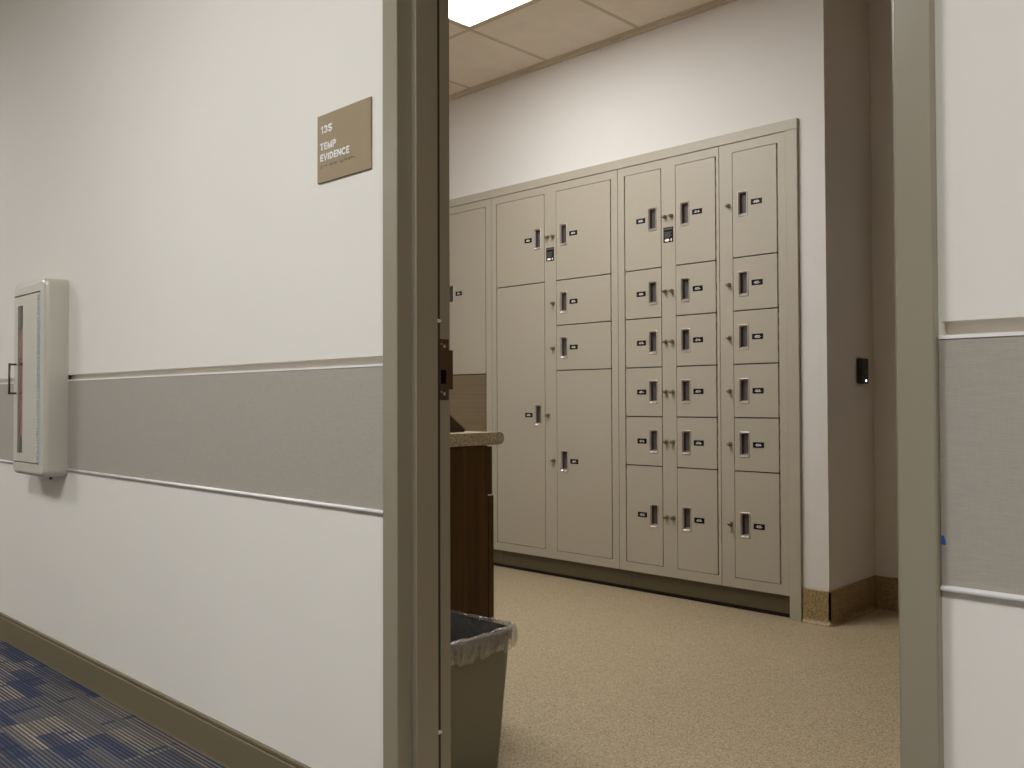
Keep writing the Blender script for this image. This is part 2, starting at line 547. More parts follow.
# locker wall: niche for the lockers, outside corner at XC, alcove beyond
mb = MB(); mb.back = YA
mb.cells([-5.6, LX0 - 0.055, LX1 + 0.055, XC], [0, 2.172, 2.83], lambda x, z: YA - 0.02 if (LX0 - 0.055 < x < LX1 + 0.055 and z < 2.172) else YB)
mb.add([(XC, YB, 0), (XC, YA, 0), (XC, YA, 2.83), (XC, YB, 2.83)], [(0, 1, 2, 3)])
struct('wall_back', mb, 'room_paint', 'white wall above and beside the locker bank with an outside corner', 'wall')
struct('wall_alcove', MB().box(XC - 0.05, 3.0, YA, YA + 0.1, 0, 2.83), 'room_paint', 'shaded back wall of the alcove right of the lockers', 'wall')
struct('wall_left', MB().box(-5.7, -5.6, YR, YB + 0.05, 0, 2.83), 'room_paint', 'white left end wall of the evidence room', 'wall')
struct('wall_right', MB().box(3.0, 3.1, YR, YA + 0.1, 0, 2.83), 'room_paint', 'white right end wall of the evidence room', 'wall')

# coved stone base in the room
def cove(d, h=0.145, r=0.022, n=5):
    """profile (distance out from the wall, height)"""
    pts = [(0, h), (d - 0.002, h), (d, h - 0.003), (d, r)]
    for i in range(1, n + 1):
        a = math.pi / 2 * i / n
        pts.append((d + r * (1 - math.cos(a)), r * (1 - math.sin(a))))
    return pts + [(d + r, 0.0004), (0, 0.0004)]
pr = cove(0.008)
mb = MB()
mb.prism([(YB - d, z) for d, z in pr], 'x', -1.806, XC + 0.008)
struct('baseboard_back', mb, 'base_stone', 'speckled brown coved base on the white wall beside the lockers', 'baseboard')
mb = MB().prism([(XC + d, z) for d, z in pr], 'y', YB - 0.008, YA)
struct('baseboard_return', mb, 'base_stone', 'dark speckled base along the shaded side of the wall corner', 'baseboard')
mb = MB().prism([(YA - d, z) for d, z in pr], 'x', XC, 3.0)
struct('baseboard_alcove', mb, 'base_stone', 'dark speckled base at the back of the alcove', 'baseboard')

# rubber base in the hallway
def hall_base(name, x0, x1, label):
    p = [(0, 0.1025), (-0.004, 0.1025), (-0.0065, 0.101), (-0.0072, 0.098), (-0.0068, 0.0925), (-0.0035, 0.0905), (-0.0035, 0.0885), (-0.007, 0.086), (-0.0075, 0.004), (-0.0085, 0.0005), (0, 0.0005)]
    mb = MB().prism([(YW - 0.0005 + d, z) for d, z in p], 'x', x0, x1)
    struct(name, mb, 'hall_base', label, 'baseboard')
hall_base('baseboard_left', -7, -1.5135, 'taupe rubber base along the hallway wall left of the doorway')
hall_base('baseboard_right', -0.397, 3.2, 'taupe rubber base along the hallway wall right of the doorway')

# grey wall-protection bands with metal edge strips
def band(name, x0, x1, label):
    t = thing(name, ((x0 + x1) / 2, YW, 0.7125), label, 'wall panel', kind='structure')
    obj('panel_sheet', MB().box(x0, x1, YW - 0.003, YW - 0.0003, 0.719, 1.0265), 'panel', t)
    p = [(-0.0003, 0.7125), (-0.0075, 0.7130), (-0.0095, 0.7155), (-0.0085, 0.7183), (-0.0045, 0.7200), (-0.0003, 0.7200)]
    o = obj('edge_strip', MB().prism([(YW + d, z) for d, z in p], 'x', x0, x1, True), 'alu', t)
    o['label'] = 'shiny pale metal strip along the lower edge'
    o = obj('edge_strip', MB().box(x0, x1, YW - 0.0045, YW - 0.0003, 1.0255, 1.0300), 'alu', t)
    o['label'] = 'thin pale metal strip along the upper edge'
    return t
band('trim_1', -3.314, -1.5145, 'grey woven-look protection band on the wall between cabinet and doorway')
band('trim_2', -7.0, -3.658, 'end of the grey protection band left of the extinguisher cabinet')
band('trim_3', -0.3995, 3.2, 'grey woven-look protection band on the wall right of the doorway')

tp = MB().box(-0.3985, -0.3955, YW - 0.0042, YW - 0.0032, 0.770, 0.781).prism([(-0.3960, 0.769), (-0.3935, 0.7705), (-0.3945, 0.7765), (-0.3960, 0.778)], 'y', YW - 0.0044, YW - 0.0031)
tag(obj('tape_scrap', tp, 'blue'), 'tiny scrap of blue tape on the band right of the doorway', 'tape')

# ------------------------------------------------------------------ doorway: pressed-metal frame
FX0, FX1 = -1.5115, -0.4003      # outer edges of the faces
OX0, OX1 = -1.4624, -0.4470      # opening
YF0, YF1 = 1.165, 1.3125        # faces
S0, S1, ST = 1.2035, 1.2632, 0.016
FH = 2.16
fr = thing('door_1', ((OX0 + OX1) / 2, YW, 0), 'taupe metal door frame around the open doorway', 'door frame', kind='structure')
def jamb(x_out, x_in, s):
    """closed profile in xy of one jamb; s=+1 when the opening lies towards +x"""
    st = x_in + s * ST
    return [(x_out, YW + 0.004), (x_out, YF0 + 0.002), (x_out + s * 0.002, YF0), (x_in - s * 0.0015, YF0), (x_in, YF0 + 0.0015), (x_in, S0), (st - s * 0.001, S0), (st, S0 + 0.001), (st, S1 - 0.001), (st - s * 0.001, S1), (x_in, S1),
            (x_in, YF1 - 0.0015), (x_in - s * 0.0015, YF1), (x_out, YF1), (x_out, YR), (x_in - s * 0.016, YR), (x_in - s * 0.016, YW + 0.004)]
lj = obj('jamb', MB().prism(jamb(FX0, OX0, 1), 'z', 0.0, FH), 'frame', fr)
rj = obj('jamb', MB().prism(jamb(FX1, OX1, -1), 'z', 0.0, FH), 'frame', fr)
hd = [(FH + 0.05, YW + 0.002), (FH + 0.05, YF0), (FH, YF0), (FH, S0), (FH - ST, S0), (FH - ST, S1), (FH, S1), (FH, YF1), (FH + 0.05, YF1), (FH + 0.05, YR), (FH + 0.02, YR), (FH + 0.02, YW + 0.002)]
obj('frame_head', MB().prism([(y, z) for z, y in hd], 'x', FX0, FX1), 'frame', fr)
# strike plate on the left jamb
sy = 1.292
X = OX0
mb = MB(); 
y0, y1 = 1.2795, 1.3065
def plate_x(poly, x0, x1): return MB().prism(poly, 'x', x0, x1)
# plate outline in y,z with the tongue towards the room, hole cut out by building it of strips
hy0, hy1, hz0, hz1 = 1.2835, 1.2995, 0.988, 1.018
xo = X + 0.0016
for a, b, c, d in ((y0, y1, hz1, 1.085), (y0, y1, 0.953, hz0), (y0, hy0, hz0, hz1), (hy1, y1, hz0, hz1), (y1, 1.3135, 0.976, 1.061)):
    mb.box(X - 0.001, xo, a, b, c, d)
# rolled tongue past the frame edge
lip = [(1.3135, X - 0.001), (1.3135, xo), (1.319, xo - 0.0005), (1.3225, xo - 0.004), (1.3205, xo - 0.0055), (1.3175, xo - 0.0028)]
mb.add([(x, y, 0.976) for y, x in lip] + [(x, y, 1.061) for y, x in lip], [[i, (i + 1) % 6, 6 + (i + 1) % 6, 6 + i] for i in range(6)] + [[5, 4, 3, 2, 1, 0], [6, 7, 8, 9, 10, 11]])
st = obj('strike_plate', mb, 'strike', lj)
st['label'] = 'bronze strike plate with a black latch hole'
obj('latch_hole', MB().box(X - 0.001, X + 0.0006, hy0, hy1, hz0, hz1), 'hole', lj)['label'] = 'black latch opening'
for z in (1.069, 0.966):
    obj('screw', MB().lathe([(0.0038, 0), (0.0034, 0.0014), (0.001, 0.0018)], (xo, sy + 0.002, z), 'x', 14), 'screw', lj)
    obj('screw', MB().lathe([(0.0022, 0), (0.0018, 0.0006)], (xo, sy - 0.006, z + (0.005 if z > 1 else 0.004)), 'x', 10), 'screw', lj)
for z in (1.123, 0.245):
    obj('rubber_silencer', MB().lathe([(0.0045, 0), (0.0045, 0.013), (0.003, 0.0175), (0.0008, 0.0185)], (X + 0.0052, S1, z), 'y', 12), 'rubber', lj)['label'] = 'small pale rubber bumper'
sl = obj('door_seal', MB().bbox(X - 0.0005, X + 0.0035, S1 + 0.0002, S1 + 0.0175, 0.01, FH - 0.01, 0.001, 1), 'seal', lj)  # thin dark brown strip set in the rabbet corner behind the stop
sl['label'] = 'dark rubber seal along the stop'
# door leaf, swung fully open into the room behind the right jamb
lf = thing('door_2', (-0.475, 1.330, 0), 'brown door leaf standing open behind the right jamb', 'door', kind='structure')
obj('leaf', MB().bbox(-0.4935, -0.4485, 1.330, 2.330, 0.008, 2.14, 0.002), 'door', lf)
mb = MB().lathe([(0.025, 0), (0.025, 0.008), (0.011, 0.010), (0.011, 0.045)], (-0.4485, 2.265, 1.0), 'x', 18)
mb.tube([(-0.406, 2.265, 1.0), (-0.402, 2.235, 1.0), (-0.402, 2.155, 1.0)], 0.009, 10)
obj('lever_handle', mb, 'chrome', lf)

# ------------------------------------------------------------------ room sign
sg = thing('room_sign', (-1.667, YW, 1.454), 'bronze room number sign reading 135 TEMP EVIDENCE left of the doorway', 'sign')
obj('sign_plate', MB().bbox(-1.769, -1.5655, YW - 0.0045, YW - 0.0004, 1.4545, 1.6110, 0.0007, 1), 'sign', sg)
ys = YW - 0.0048
def arc(cx, cz, rx, rz, a0, a1, n=8):
    return [(cx + rx * math.cos(math.radians(a0 + (a1 - a0) * k / n)), cz + rz * math.sin(math.radians(a0 + (a1 - a0) * k / n))) for k in range(n + 1)]
# strokes in a box one unit high; (advance width, strokes)
GL = {
    '1': (0.42, [[(0.06, 0.74), (0.22, 0.86), (0.27, 0.91), (0.27, 0.0)]]),
    '3': (0.62, [arc(0.28, 0.69, 0.19, 0.22, 165, -80), arc(0.28, 0.28, 0.21, 0.20, 85, -165)]),
    '5': (0.62, [[(0.50, 0.91), (0.14, 0.91), (0.11, 0.47)], arc(0.28, 0.29, 0.21, 0.22, 130, -165)]),
    'T': (0.64, [[(0.0, 0.91), (0.60, 0.91)], [(0.30, 0.91), (0.30, 0.0)]]),
    'E': (0.60, [[(0.11, 0.0), (0.11, 1.0)], [(0.11, 0.91), (0.55, 0.91)], [(0.11, 0.5), (0.50, 0.5)], [(0.11, 0.09), (0.55, 0.09)]]),
    'M': (0.84, [[(0.11, 0.0), (0.11, 1.0)], [(0.13, 0.93), (0.40, 0.06), (0.67, 0.93)], [(0.69, 1.0), (0.69, 0.0)]]),
    'P': (0.62, [[(0.11, 0.0), (0.11, 1.0)], [(0.11, 0.91), (0.30, 0.91)] + arc(0.30, 0.69, 0.19, 0.22, 90, -90) + [(0.11, 0.47)]]),
    'V': (0.68, [[(0.07, 1.0), (0.32, 0.03), (0.57, 1.0)]]),
    'I': (0.30, [[(0.12, 0.0), (0.12, 1.0)]]),
    'D': (0.70, [[(0.11, 0.0), (0.11, 1.0)], [(0.11, 0.91), (0.24, 0.91)] + arc(0.24, 0.5, 0.32, 0.41, 90, -90) + [(0.11, 0.09)]]),
    'N': (0.70, [[(0.11, 0.0), (0.11, 1.0)], [(0.13, 0.93), (0.55, 0.07)], [(0.57, 1.0), (0.57, 0.0)]]),
    'C': (0.70, [arc(0.36, 0.5, 0.27, 0.41, 42, 318, 14)]),
}
def line(s, x0, x1, z, cap):
    tot = sum(GL[c][0] for c in s) - 0.06
    kx = (x1 - x0) / tot
    hw = cap * 0.112
    mb = MB()
    x = x0
    for c in s:
        w, strokes = GL[c]
        for st in strokes:
            P = [Vector((x + u * kx, z + v * cap)) for u, v in st]
            L, R = [], []
            for i, p in enumerate(P):
                a = (P[i] - P[i - 1]).normalized() if i else (P[1] - P[0]).normalized()
                b = (P[i + 1] - P[i]).normalized() if i < len(P) - 1 else a
                t = (a + b)
                t = t.normalized() if t.length > 0.3 else a
                nrm = Vector((-t.y, t.x))
                k = min(1.6, 1.0 / max(0.3, abs(nrm.dot(Vector((-a.y, a.x))))))
                L.append(p + nrm * hw * k); R.append(p - nrm * hw * k)
            n = len(P)
            vs = [(q.x, ys - 0.0006, q.y) for q in L + R] + [(q.x, ys + 0.0002, q.y) for q in L + R]
            fs = []
            for i in range(n - 1):
                fs += [(i, i + 1, n + i + 1, n + i), (2 * n + i, 2 * n + i + 1, i + 1, i), (n + i, n + i + 1, 3 * n + i + 1, 3 * n + i)]
            fs += [(0, n, 3 * n, 2 * n), (n - 1, 2 * n - 1, 4 * n - 1, 3 * n - 1)]
            mb.add(vs, fs)
        x += w * kx
    o = obj('raised_text', mb, 'white_text', sg)
    o['label'] = 'white raised lettering'
line('135', -1.755, -1.709, 1.5675, 0.0168)
line('TEMP', -1.757, -1.694, 1.5290, 0.0160)
line('EVIDENCE', -1.757, -1.643, 1.5035, 0.0160)
# braille: two rows of raised dots under the words (number sign and letters of the same wording)
B = {'#': '3456', '1': '1', '3': '14', '5': '15', 't': '2345', 'e': '15', 'm': '134', 'p': '1234', 'v': '1236', 'i': '24', 'd': '145', 'n': '1345', 'c': '14', ' ': ''}
mb = MB()
x = -1.754
for ch in '#135 temp evidence':
    for d in B[ch]:
        k = int(d) - 1
        mb.lathe([(0.0011, 0), (0.0009, -0.0006), (0.0003, -0.0011)], (x + (k // 3) * 0.0023, YW - 0.0045, 1.4925 - (k % 3) * 0.0023), 'y', 6)
    x += 0.0074
br = obj('braille', mb, 'sign_edge', sg)

# ------------------------------------------------------------------ fire extinguisher cabinet
YC = 1.102
cb = thing('fire_extinguisher_cabinet', (-3.487, YW, 0.689), 'pale grey fire extinguisher cabinet on the hallway wall at far left', 'extinguisher cabinet')
X0, X1, Z0, Z1 = -3.655, -3.320, 0.690, 1.386
d0, d1, dz0, dz1 = -3.634, -3.392, 0.738, 1.338       # door
# trim: rounded outer return, flat face, opening for the door, back leg on the wall
def ring(inset, y, r): return rrect(X0 + inset, X1 - inset, Z0 + inset, Z1 - inset, max(r - inset, 0.002), y, 6)
R0 = 0.028
loops = [ring(0, YW - 0.0005, R0)]
loops.append(ring(0, YC + 0.016, R0))
for i in range(1, 6):
    a = math.pi / 2 * i / 5
    loops.append(ring(0.016 * (1 - math.cos(a)), YC + 0.016 * (1 - math.sin(a)), R0))
mb = MB().loft(loops, smooth=True)
# flat face as a frame between the rounded ring and the door opening
outer = loops[-1]
inner = rrect(d0 - 0.003, d1 + 0.022, dz0 - 0.004, dz1 + 0.0045, 0.002, YC, 6)
inner2 = [(x, YC + 0.02, z) for x, y, z in inner]
mb.loft([outer, inner], smooth=False)
mb.loft([inner, inner2], smooth=False)
o = obj('cabinet_trim', mb, 'cabinet', cb)
# tub set into the wall
mb = MB()
tx0, tx1, tz0, tz1, ty0, ty1 = CX0 + 0.001, CX1 - 0.003, CZ0 + 0.003, CZ1 - 0.003, YC + 0.021, YW + 0.108
for b in ((tx0, tx1, ty1 - 0.002, ty1, tz0, tz1), (tx0, tx0 + 0.002, ty0, ty1, tz0, tz1), (tx1 - 0.002, tx1, ty0, ty1, tz0, tz1), (tx0, tx1, ty0, ty1, tz0, tz0 + 0.002), (tx0, tx1, ty0, ty1, tz1 - 0.002, tz1)):
    mb.box(*b)
obj('cabinet_tub', mb, 'cab_in', cb)
# door leaf with a tall slot for the vision pane
g0, g1, gz0, gz1 = -3.598, -3.543, 0.768, 1.304
mb = MB(); mb.back = YC + 0.005
mb.cells([d0, g0, g1, d1], [dz0, gz0, gz1, dz1], lambda x, z: None if (g0 < x < g1 and gz0 < z < gz1) else YC - 0.0012)
mb.add([(d0, YC + .012, dz0), (d1, YC + .012, dz0), (d1, YC - .0012, dz0), (d0, YC - .0012, dz0)], [(0, 1, 2, 3)])
mb.add([(d0, YC + .012, dz1), (d1, YC + .012, dz1), (d1, YC - .0012, dz1), (d0, YC - .0012, dz1)], [(0, 1, 2, 3)])
mb.add([(d0, YC + .012, dz0), (d0, YC + .012, dz1), (d0, YC - .0012, dz1), (d0, YC - .0012, dz0)], [(0, 1, 2, 3)])
mb.add([(d1, YC + .012, dz0), (d1, YC + .012, dz1), (d1, YC - .0012, dz1), (d1, YC - .0012, dz0)], [(0, 1, 2, 3)])
dr = obj('cabinet_door', mb, 'cabinet', cb)
o = obj('vision_pane', MB().box(g0 + 0.0004, g1 - 0.0004, YC - 0.0004, YC + 0.0008, gz0 + 0.0004, gz1 - 0.0004), 'glass', dr)
o['label'] = 'narrow clear pane showing the red extinguisher'
mb = MB()
hx = -3.612
for z in (0.985, 1.091):
    mb.tube([(hx, YC - 0.001, z), (hx, YC - 0.024, z)], 0.0038, 8)
mb.tube([(hx, YC - 0.0245, 0.9812), (hx, YC - 0.0245, 1.0948)], 0.0038, 8)
obj('pull_handle', mb, 'darkmetal', dr)
obj('latch_pin', MB().box(g1 - 0.020, g1 - 0.004, YC - 0.0050, YC - 0.0005, 1.0865, 1.0945), 'darkmetal', dr)  # small dark bar standing for the handle's reflection in the pane
mb = MB()
hz = dz0 + 0.002
while hz < dz1 - 0.008:
    mb.lathe([(0.0046, 0), (0.0046, 0.0078)], (d1 + 0.008, YC - 0.001, hz), 'z', 10)
    hz += 0.0108
mb.box(d1 + 0.001, d1 + 0.020, YC - 0.0012, YC + 0.001, dz0, dz1)
o = obj('piano_hinge', mb, 'piano', cb)
o['label'] = 'bright continuous hinge down the right edge of the door'
obj('hanging_lug', MB().lathe([(0.006, 0), (0.005, -0.008), (0.002, -0.010)], (-3.345, YC + 0.03, Z0 + 0.001), 'z', 10), 'darkmetal', cb)

cx, cy, bz = -3.5745, YC + 0.0712, tz0 + 0.0024
ex = thing('fire_extinguisher', (cx, cy, bz), 'red fire extinguisher seen through the narrow cabinet pane', 'fire extinguisher')
prof = [(0.05, 0.058), (0.0675, 0.062), (0.068, 0.07), (0.068, 0.44), (0.066, 0.458), (0.058, 0.478), (0.042, 0.498), (0.026, 0.510), (0.019, 0.514), (0.019, 0.520)]
obj('cylinder_body', MB().lathe(prof, (cx, cy, bz), 'z', 40), 'red', ex)
o = obj('base_boot', MB().lathe([(0.0630, 0), (0.0655, 0.004), (0.0655, 0.054), (0.0640, 0.0578)], (cx, cy, bz), 'z', 40), 'boot', ex)
obj('valve', MB().lathe([(0.017, 0), (0.017, 0.022), (0.012, 0.026), (0.012, 0.036)], (cx, cy, bz + 0.520), 'z', 16), 'chrome', ex)
mb = MB().prism([(cx - 0.02, bz + 0.552), (cx + 0.02, bz + 0.550), (cx + 0.05, bz + 0.566), (cx + 0.095, bz + 0.578), (cx + 0.095, bz + 0.584), (cx + 0.045, bz + 0.574), (cx - 0.02, bz + 0.568)], 'y', cy - 0.011, cy + 0.011)
mb.prism([(cx - 0.02, bz + 0.532), (cx + 0.03, bz + 0.534), (cx + 0.09, bz + 0.526), (cx + 0.09, bz + 0.532), (cx + 0.03, bz + 0.544), (cx - 0.02, bz + 0.546)], 'y', cy - 0.010, cy + 0.010)
obj('operating_lever', mb, 'black', ex)
mb = MB().tube([(cx + 0.012, cy + 0.004, bz + 0.53), (cx + 0.05, cy + 0.03, bz + 0.52), (cx + 0.078, cy + 0.045, bz + 0.46), (cx + 0.080, cy + 0.045, bz + 0.34), (cx + 0.078, cy + 0.045, bz + 0.16)], 0.008, 8)
obj('discharge_hose', mb, 'black', ex)
mb = MB()
lp = []
for i in range(9):
    a = math.radians(-125 + 110 * i / 8)
    lp.append((cx + 0.0685 * math.cos(a), cy + 0.0685 * math.sin(a)))
mb.loft([[(x, y, bz + 0.20) for x, y in lp], [(x, y, bz + 0.36) for x, y in lp]], closed=False, smooth=True)
obj('instruction_label', mb, plain('extinguisher_label_red', srgb(150, 44, 40), 0.6), ex)

# ------------------------------------------------------------------ lockers
ROWS = [2.085, 1.600, 1.357, 1.114, 0.871, 0.629, 0.144]
ZB, ZT = 0.100, 2.127
YD = YL            # door face
# shared meshes: cup pull, lock button
def cup_mesh():
    w, h = 0.0525, 0.117
    L = []
    for ins, y, r in ((0, 0.0, 0.006), (0.0005, -0.0018, 0.006), (0.0022, -0.003, 0.005), (0.0042, -0.003, 0.0045), (0.0096, 0.0035, 0.004), (0.0099, 0.0200, 0.0035)):
        L.append(rrect(-w / 2 + ins, w / 2 - ins, -h / 2 + ins, h / 2 - ins, r, y, 3))
    mb = MB().loft(L, False, True)
    nlip = 4 * len(L[0])
    # curved finger shelf at the foot of the recess
    mb.prism([(0.0195, -0.049), (0.004, -0.0485), (0.004, -0.046), (0.010, -0.043), (0.0195, -0.041)], 'x', -0.0165, 0.0165)
    me = mb.data('cup_pull', M['chrome'])
    me.materials.append(M['cup_in'])
    for p in me.polygons:                  # the recess behind the rim is coloured darker for its shade
        c = p.center
        if c.y > 0.006 and c.z > -0.04: p.material_index = 1
    return me
CUP = cup_mesh()
BTN = MB().lathe([(0.0105, 0.0), (0.0105, -0.003), (0.0082, -0.005), (0.0082, -0.021), (0.0068, -0.0235), (0.001, -0.024)], (0, 0, 0), 'y', 16).data('lock_button', M['lock'])
PLT = MB().bbox(-0.0275, 0.0275, -0.0014, 0.0, -0.0125, 0.0125, 0.0004, 1).data('number_plate', M['plate_black'])

class Locker:
    def __init__(self, x0, x1, label):
        self.x0, self.x1 = x0, x1
        self.t = thing('evidence_locker', ((x0 + x1) / 2, YL + 0.2, ZB), label, 'locker', 'evidence lockers built into the white wall')
        self.open = []     # (x0, x1) of door columns
        self.doors = []
    def body(self, name='locker_body'):
        xs = [self.x0 + 0.0015]
        for a, b in self.open: xs += [a, b]
        xs += [self.x1 - 0.0015]
        mb = MB(); mb.back = YL + 0.06
        mb.cells(xs, [ZB, ROWS[-1], ROWS[0], ZT], lambda x, z: YL + 0.023 if any(a < x < b for a, b in self.open) and ROWS[-1] < z < ROWS[0] else YL)
        a, b = self.x0 + 0.0015, self.x1 - 0.0015
        yb = YL + 0.44
        mb.add([(a, YL, ZB), (b, YL, ZB), (b, YL, ZT), (a, YL, ZT), (a, yb, ZB), (b, yb, ZB), (b, yb, ZT), (a, yb, ZT)], [(0, 1, 5, 4), (3, 2, 6, 7), (0, 4, 7, 3), (1, 2, 6, 5), (4, 5, 6, 7)])
        obj(name, mb, 'locker', self.t)
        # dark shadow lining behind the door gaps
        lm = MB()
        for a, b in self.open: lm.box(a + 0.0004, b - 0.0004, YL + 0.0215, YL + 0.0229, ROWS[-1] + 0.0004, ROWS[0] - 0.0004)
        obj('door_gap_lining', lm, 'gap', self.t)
    def door(self, a, b, z0, z1, side, num=None, mat='locker', handle=True):
        """side: 'r' = hinged on the right (pull on the left), 'l' = hinged on the left"""
        t = self.t
        ga, gb = (0.0026, 0.0072) if side == 'r' else (0.0072, 0.0042)
        xa, xb, za, zb = a + ga, b - gb, z0 + 0.0028, z1 - 0.0028
        zc = (z0 + z1) / 2
        hx = a + 0.053 if side == 'r' else b - 0.054
        hw, hh = 0.0435 / 2, 0.108 / 2
        mb = MB(); mb.back = YD + 0.018
        if handle:
            mb.cells([xa, hx - hw, hx + hw, xb], [za, zc - hh, zc + hh, zb], lambda x, z: None if abs(x - hx) < hw and abs(z - zc) < hh else YD)
        else:
            mb.add([(xa, YD, za), (xb, YD, za), (xb, YD, zb), (xa, YD, zb)], [(0, 1, 2, 3)])
        v = [(xa, YD, za), (xb, YD, za), (xb, YD, zb), (xa, YD, zb)]
        w = [(x, YD + 0.018, z) for x, y, z in v]
        mb.add(v + w, [(0, 1, 5, 4), (1, 2, 6, 5), (2, 3, 7, 6), (3, 0, 4, 7)])
        d = obj('locker_door', mb, mat, t)
        if handle: place('cup_pull', CUP, d, (hx, YD, zc))
        if num:
            lx = hx + (0.0265 + 0.018 + 0.025 if side == 'r' else -(0.0265 + 0.018 + 0.025))
            p = place('number_plate', PLT, d, (lx, YD, zc))
            q = text('plate_text', num, 0.0150, lx, YD - 0.0016, zc - 0.0053, d, 'white_text', bold=0.0003, depth=0.0001, align='CENTER')
            # knuckles of the continuous hinge
        hm = MB()
        xk = xb + 0.0034 if side == 'r' else xa - 0.0034
        n = max(2, int(round((zb - za) / 0.06)))
        pf = []
        for i in range(n):
            k0 = (zb - za) * (i + 0.12) / n; k1 = (zb - za) * (i + 0.62) / n
            pf += [(0.0009, k0 - 0.0005), (0.0026, k0), (0.0026, k1), (0.0009, k1 + 0.0005)]
        hm.lathe(pf, (xk, YD + 0.004, za), 'z', 6)
        obj('door_hinge', hm, 'hinge', d)
        return d
    def button(self, x, z): place('lock_button', BTN, self.t, (x, YL, z))
    def placard(self, x, z):
        p = obj('instruction_placard', MB().bbox(x - 0.028, x + 0.028, YL - 0.0016, YL, z - 0.037, z + 0.037, 0.0005, 1), 'plate_black', self.t)
        p['label'] = 'small black instruction placard with pale print'
        mb = MB()
        mb.box(x - 0.024, x + 0.024, YL - 0.0021, YL - 0.0015, z + 0.024, z + 0.033)
        for k in range(4):
            mb.box(x - 0.022, x + (0.020 if k % 2 == 0 else 0.012), YL - 0.0021, YL - 0.0015, z + 0.0085 - k * 0.0075, z + 0.0135 - k * 0.0075)
        obj('printed_lines', mb, 'grey_text', p)
        mb = MB().lathe([(0.0065, 0), (0.0065, -0.0006)], (0, YL - 0.0015, 0), 'y', 18)
        for v in mb.v: v.x = x - 0.007 + v.x * 2.1; v.z += z - 0.026
        mb.box(x + 0.014, x + 0.021, YL - 0.0021, YL - 0.0015, z - 0.032, z - 0.020)
        obj('printed_oval', mb, 'white_text', p)

mid = lambda i: (ROWS[i] + ROWS[i + 1]) / 2
# narrow unit at far left: painted door above, stainless door below
L1 = Locker(LX0, -3.700, 'evidence locker at far left with a stainless steel lower door')
L1.open = [(-4.105, -3.747)]
L1.body()
L1.door(-4.105, -3.747, 1.109, ROWS[0], 'r', '-001-')
sd = L1.door(-4.105, -3.747, ROWS[-1], 1.109, 'r', None, 'steel')
sd['label'] = 'brushed stainless steel lower door'
L1.button(-4.124, (1.109 + ROWS[0]) / 2)
# two-column unit with large doors
L2 = Locker(-3.700, -2.787, 'wide evidence locker with two doors on its left and four on its right')
L2.open = [(-3.664, -3.287), (-3.205, -2.828)]
L2.body()
L2.door(-3.664, -3.287, 1.600, ROWS[0], 'l', '-002-')
L2.door(-3.664, -3.287, ROWS[-1], 1.600, 'l', '-003-')
for z0, z1, n in ((1.600, ROWS[0], '-004-'), (1.357, 1.600, '-005-'), (1.114, 1.357, '-006-'), (ROWS[-1], 1.114, '-007-')):
    L2.door(-3.205, -2.828, z0, z1, 'r', n); L2.button(-3.225, (z0 + z1) / 2)
L2.button(-3.264, (1.6 + ROWS[0]) / 2); L2.button(-3.264, (1.6 + ROWS[-1]) / 2)
L2.placard(-3.247, 1.7475)
# two-column unit of small doors
L3 = Locker(-2.787, -2.199, 'evidence locker with two columns of six small doors each')
L3.open = [(-2.746, -2.520), (-2.440, -2.214)]
L3.body()
L4 = Locker(-2.199, LX1, 'narrow evidence locker with one column of six doors, beside the wall corner')
L4.open = [(-2.131, -1.904)]
L4.body()
for i in range(6):
    L3.door(-2.746, -2.520, ROWS[i + 1], ROWS[i], 'l', '-%03d-' % (8 + i))
    L3.door(-2.440, -2.214, ROWS[i + 1], ROWS[i], 'r', '-%03d-' % (14 + i))
    L3.button(-2.498, mid(i)); L3.button(-2.461, mid(i))
    L4.door(-2.131, -1.904, ROWS[i + 1], ROWS[i], 'r', '-%03d-' % (20 + i))
    L4.button(-2.150, mid(i))
L3.placard(-2.480, 1.7535)

# surround trim and plinth of the locker bank
mb = MB()
mb.bbox(-3.7035, -1.810, YL - 0.006, YB - 0.001, ZT + 0.0008, 2.174, 0.0015, 1)
mb.bbox(LX0 - 0.05, -3.7050, YL - 0.006, YB - 0.001, ZT + 0.0008, 2.174, 0.0015, 1)
mb.bbox(LX1 + 0.0012, -1.8105, YL - 0.006, YL + 0.03, 0.0005, ZT + 0.0004, 0.0015, 1)
mb.bbox(LX0 - 0.05, LX0 - 0.0008, YL - 0.006, YL + 0.03, 0.0005, ZT + 0.0004, 0.0015, 1)
struct('trim_4', mb, 'locker', 'taupe metal trim strip around the top and side of the locker bank', 'trim')
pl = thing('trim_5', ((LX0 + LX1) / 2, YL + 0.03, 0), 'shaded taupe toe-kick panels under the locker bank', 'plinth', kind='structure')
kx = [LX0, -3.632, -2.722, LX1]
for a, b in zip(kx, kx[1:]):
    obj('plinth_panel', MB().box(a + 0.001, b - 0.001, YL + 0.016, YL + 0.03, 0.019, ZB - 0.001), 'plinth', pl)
obj('plinth_shadow_gap', MB().box(LX0, LX1, YL + 0.024, YL + 0.04, 0.0005, 0.0985), 'gap', pl)

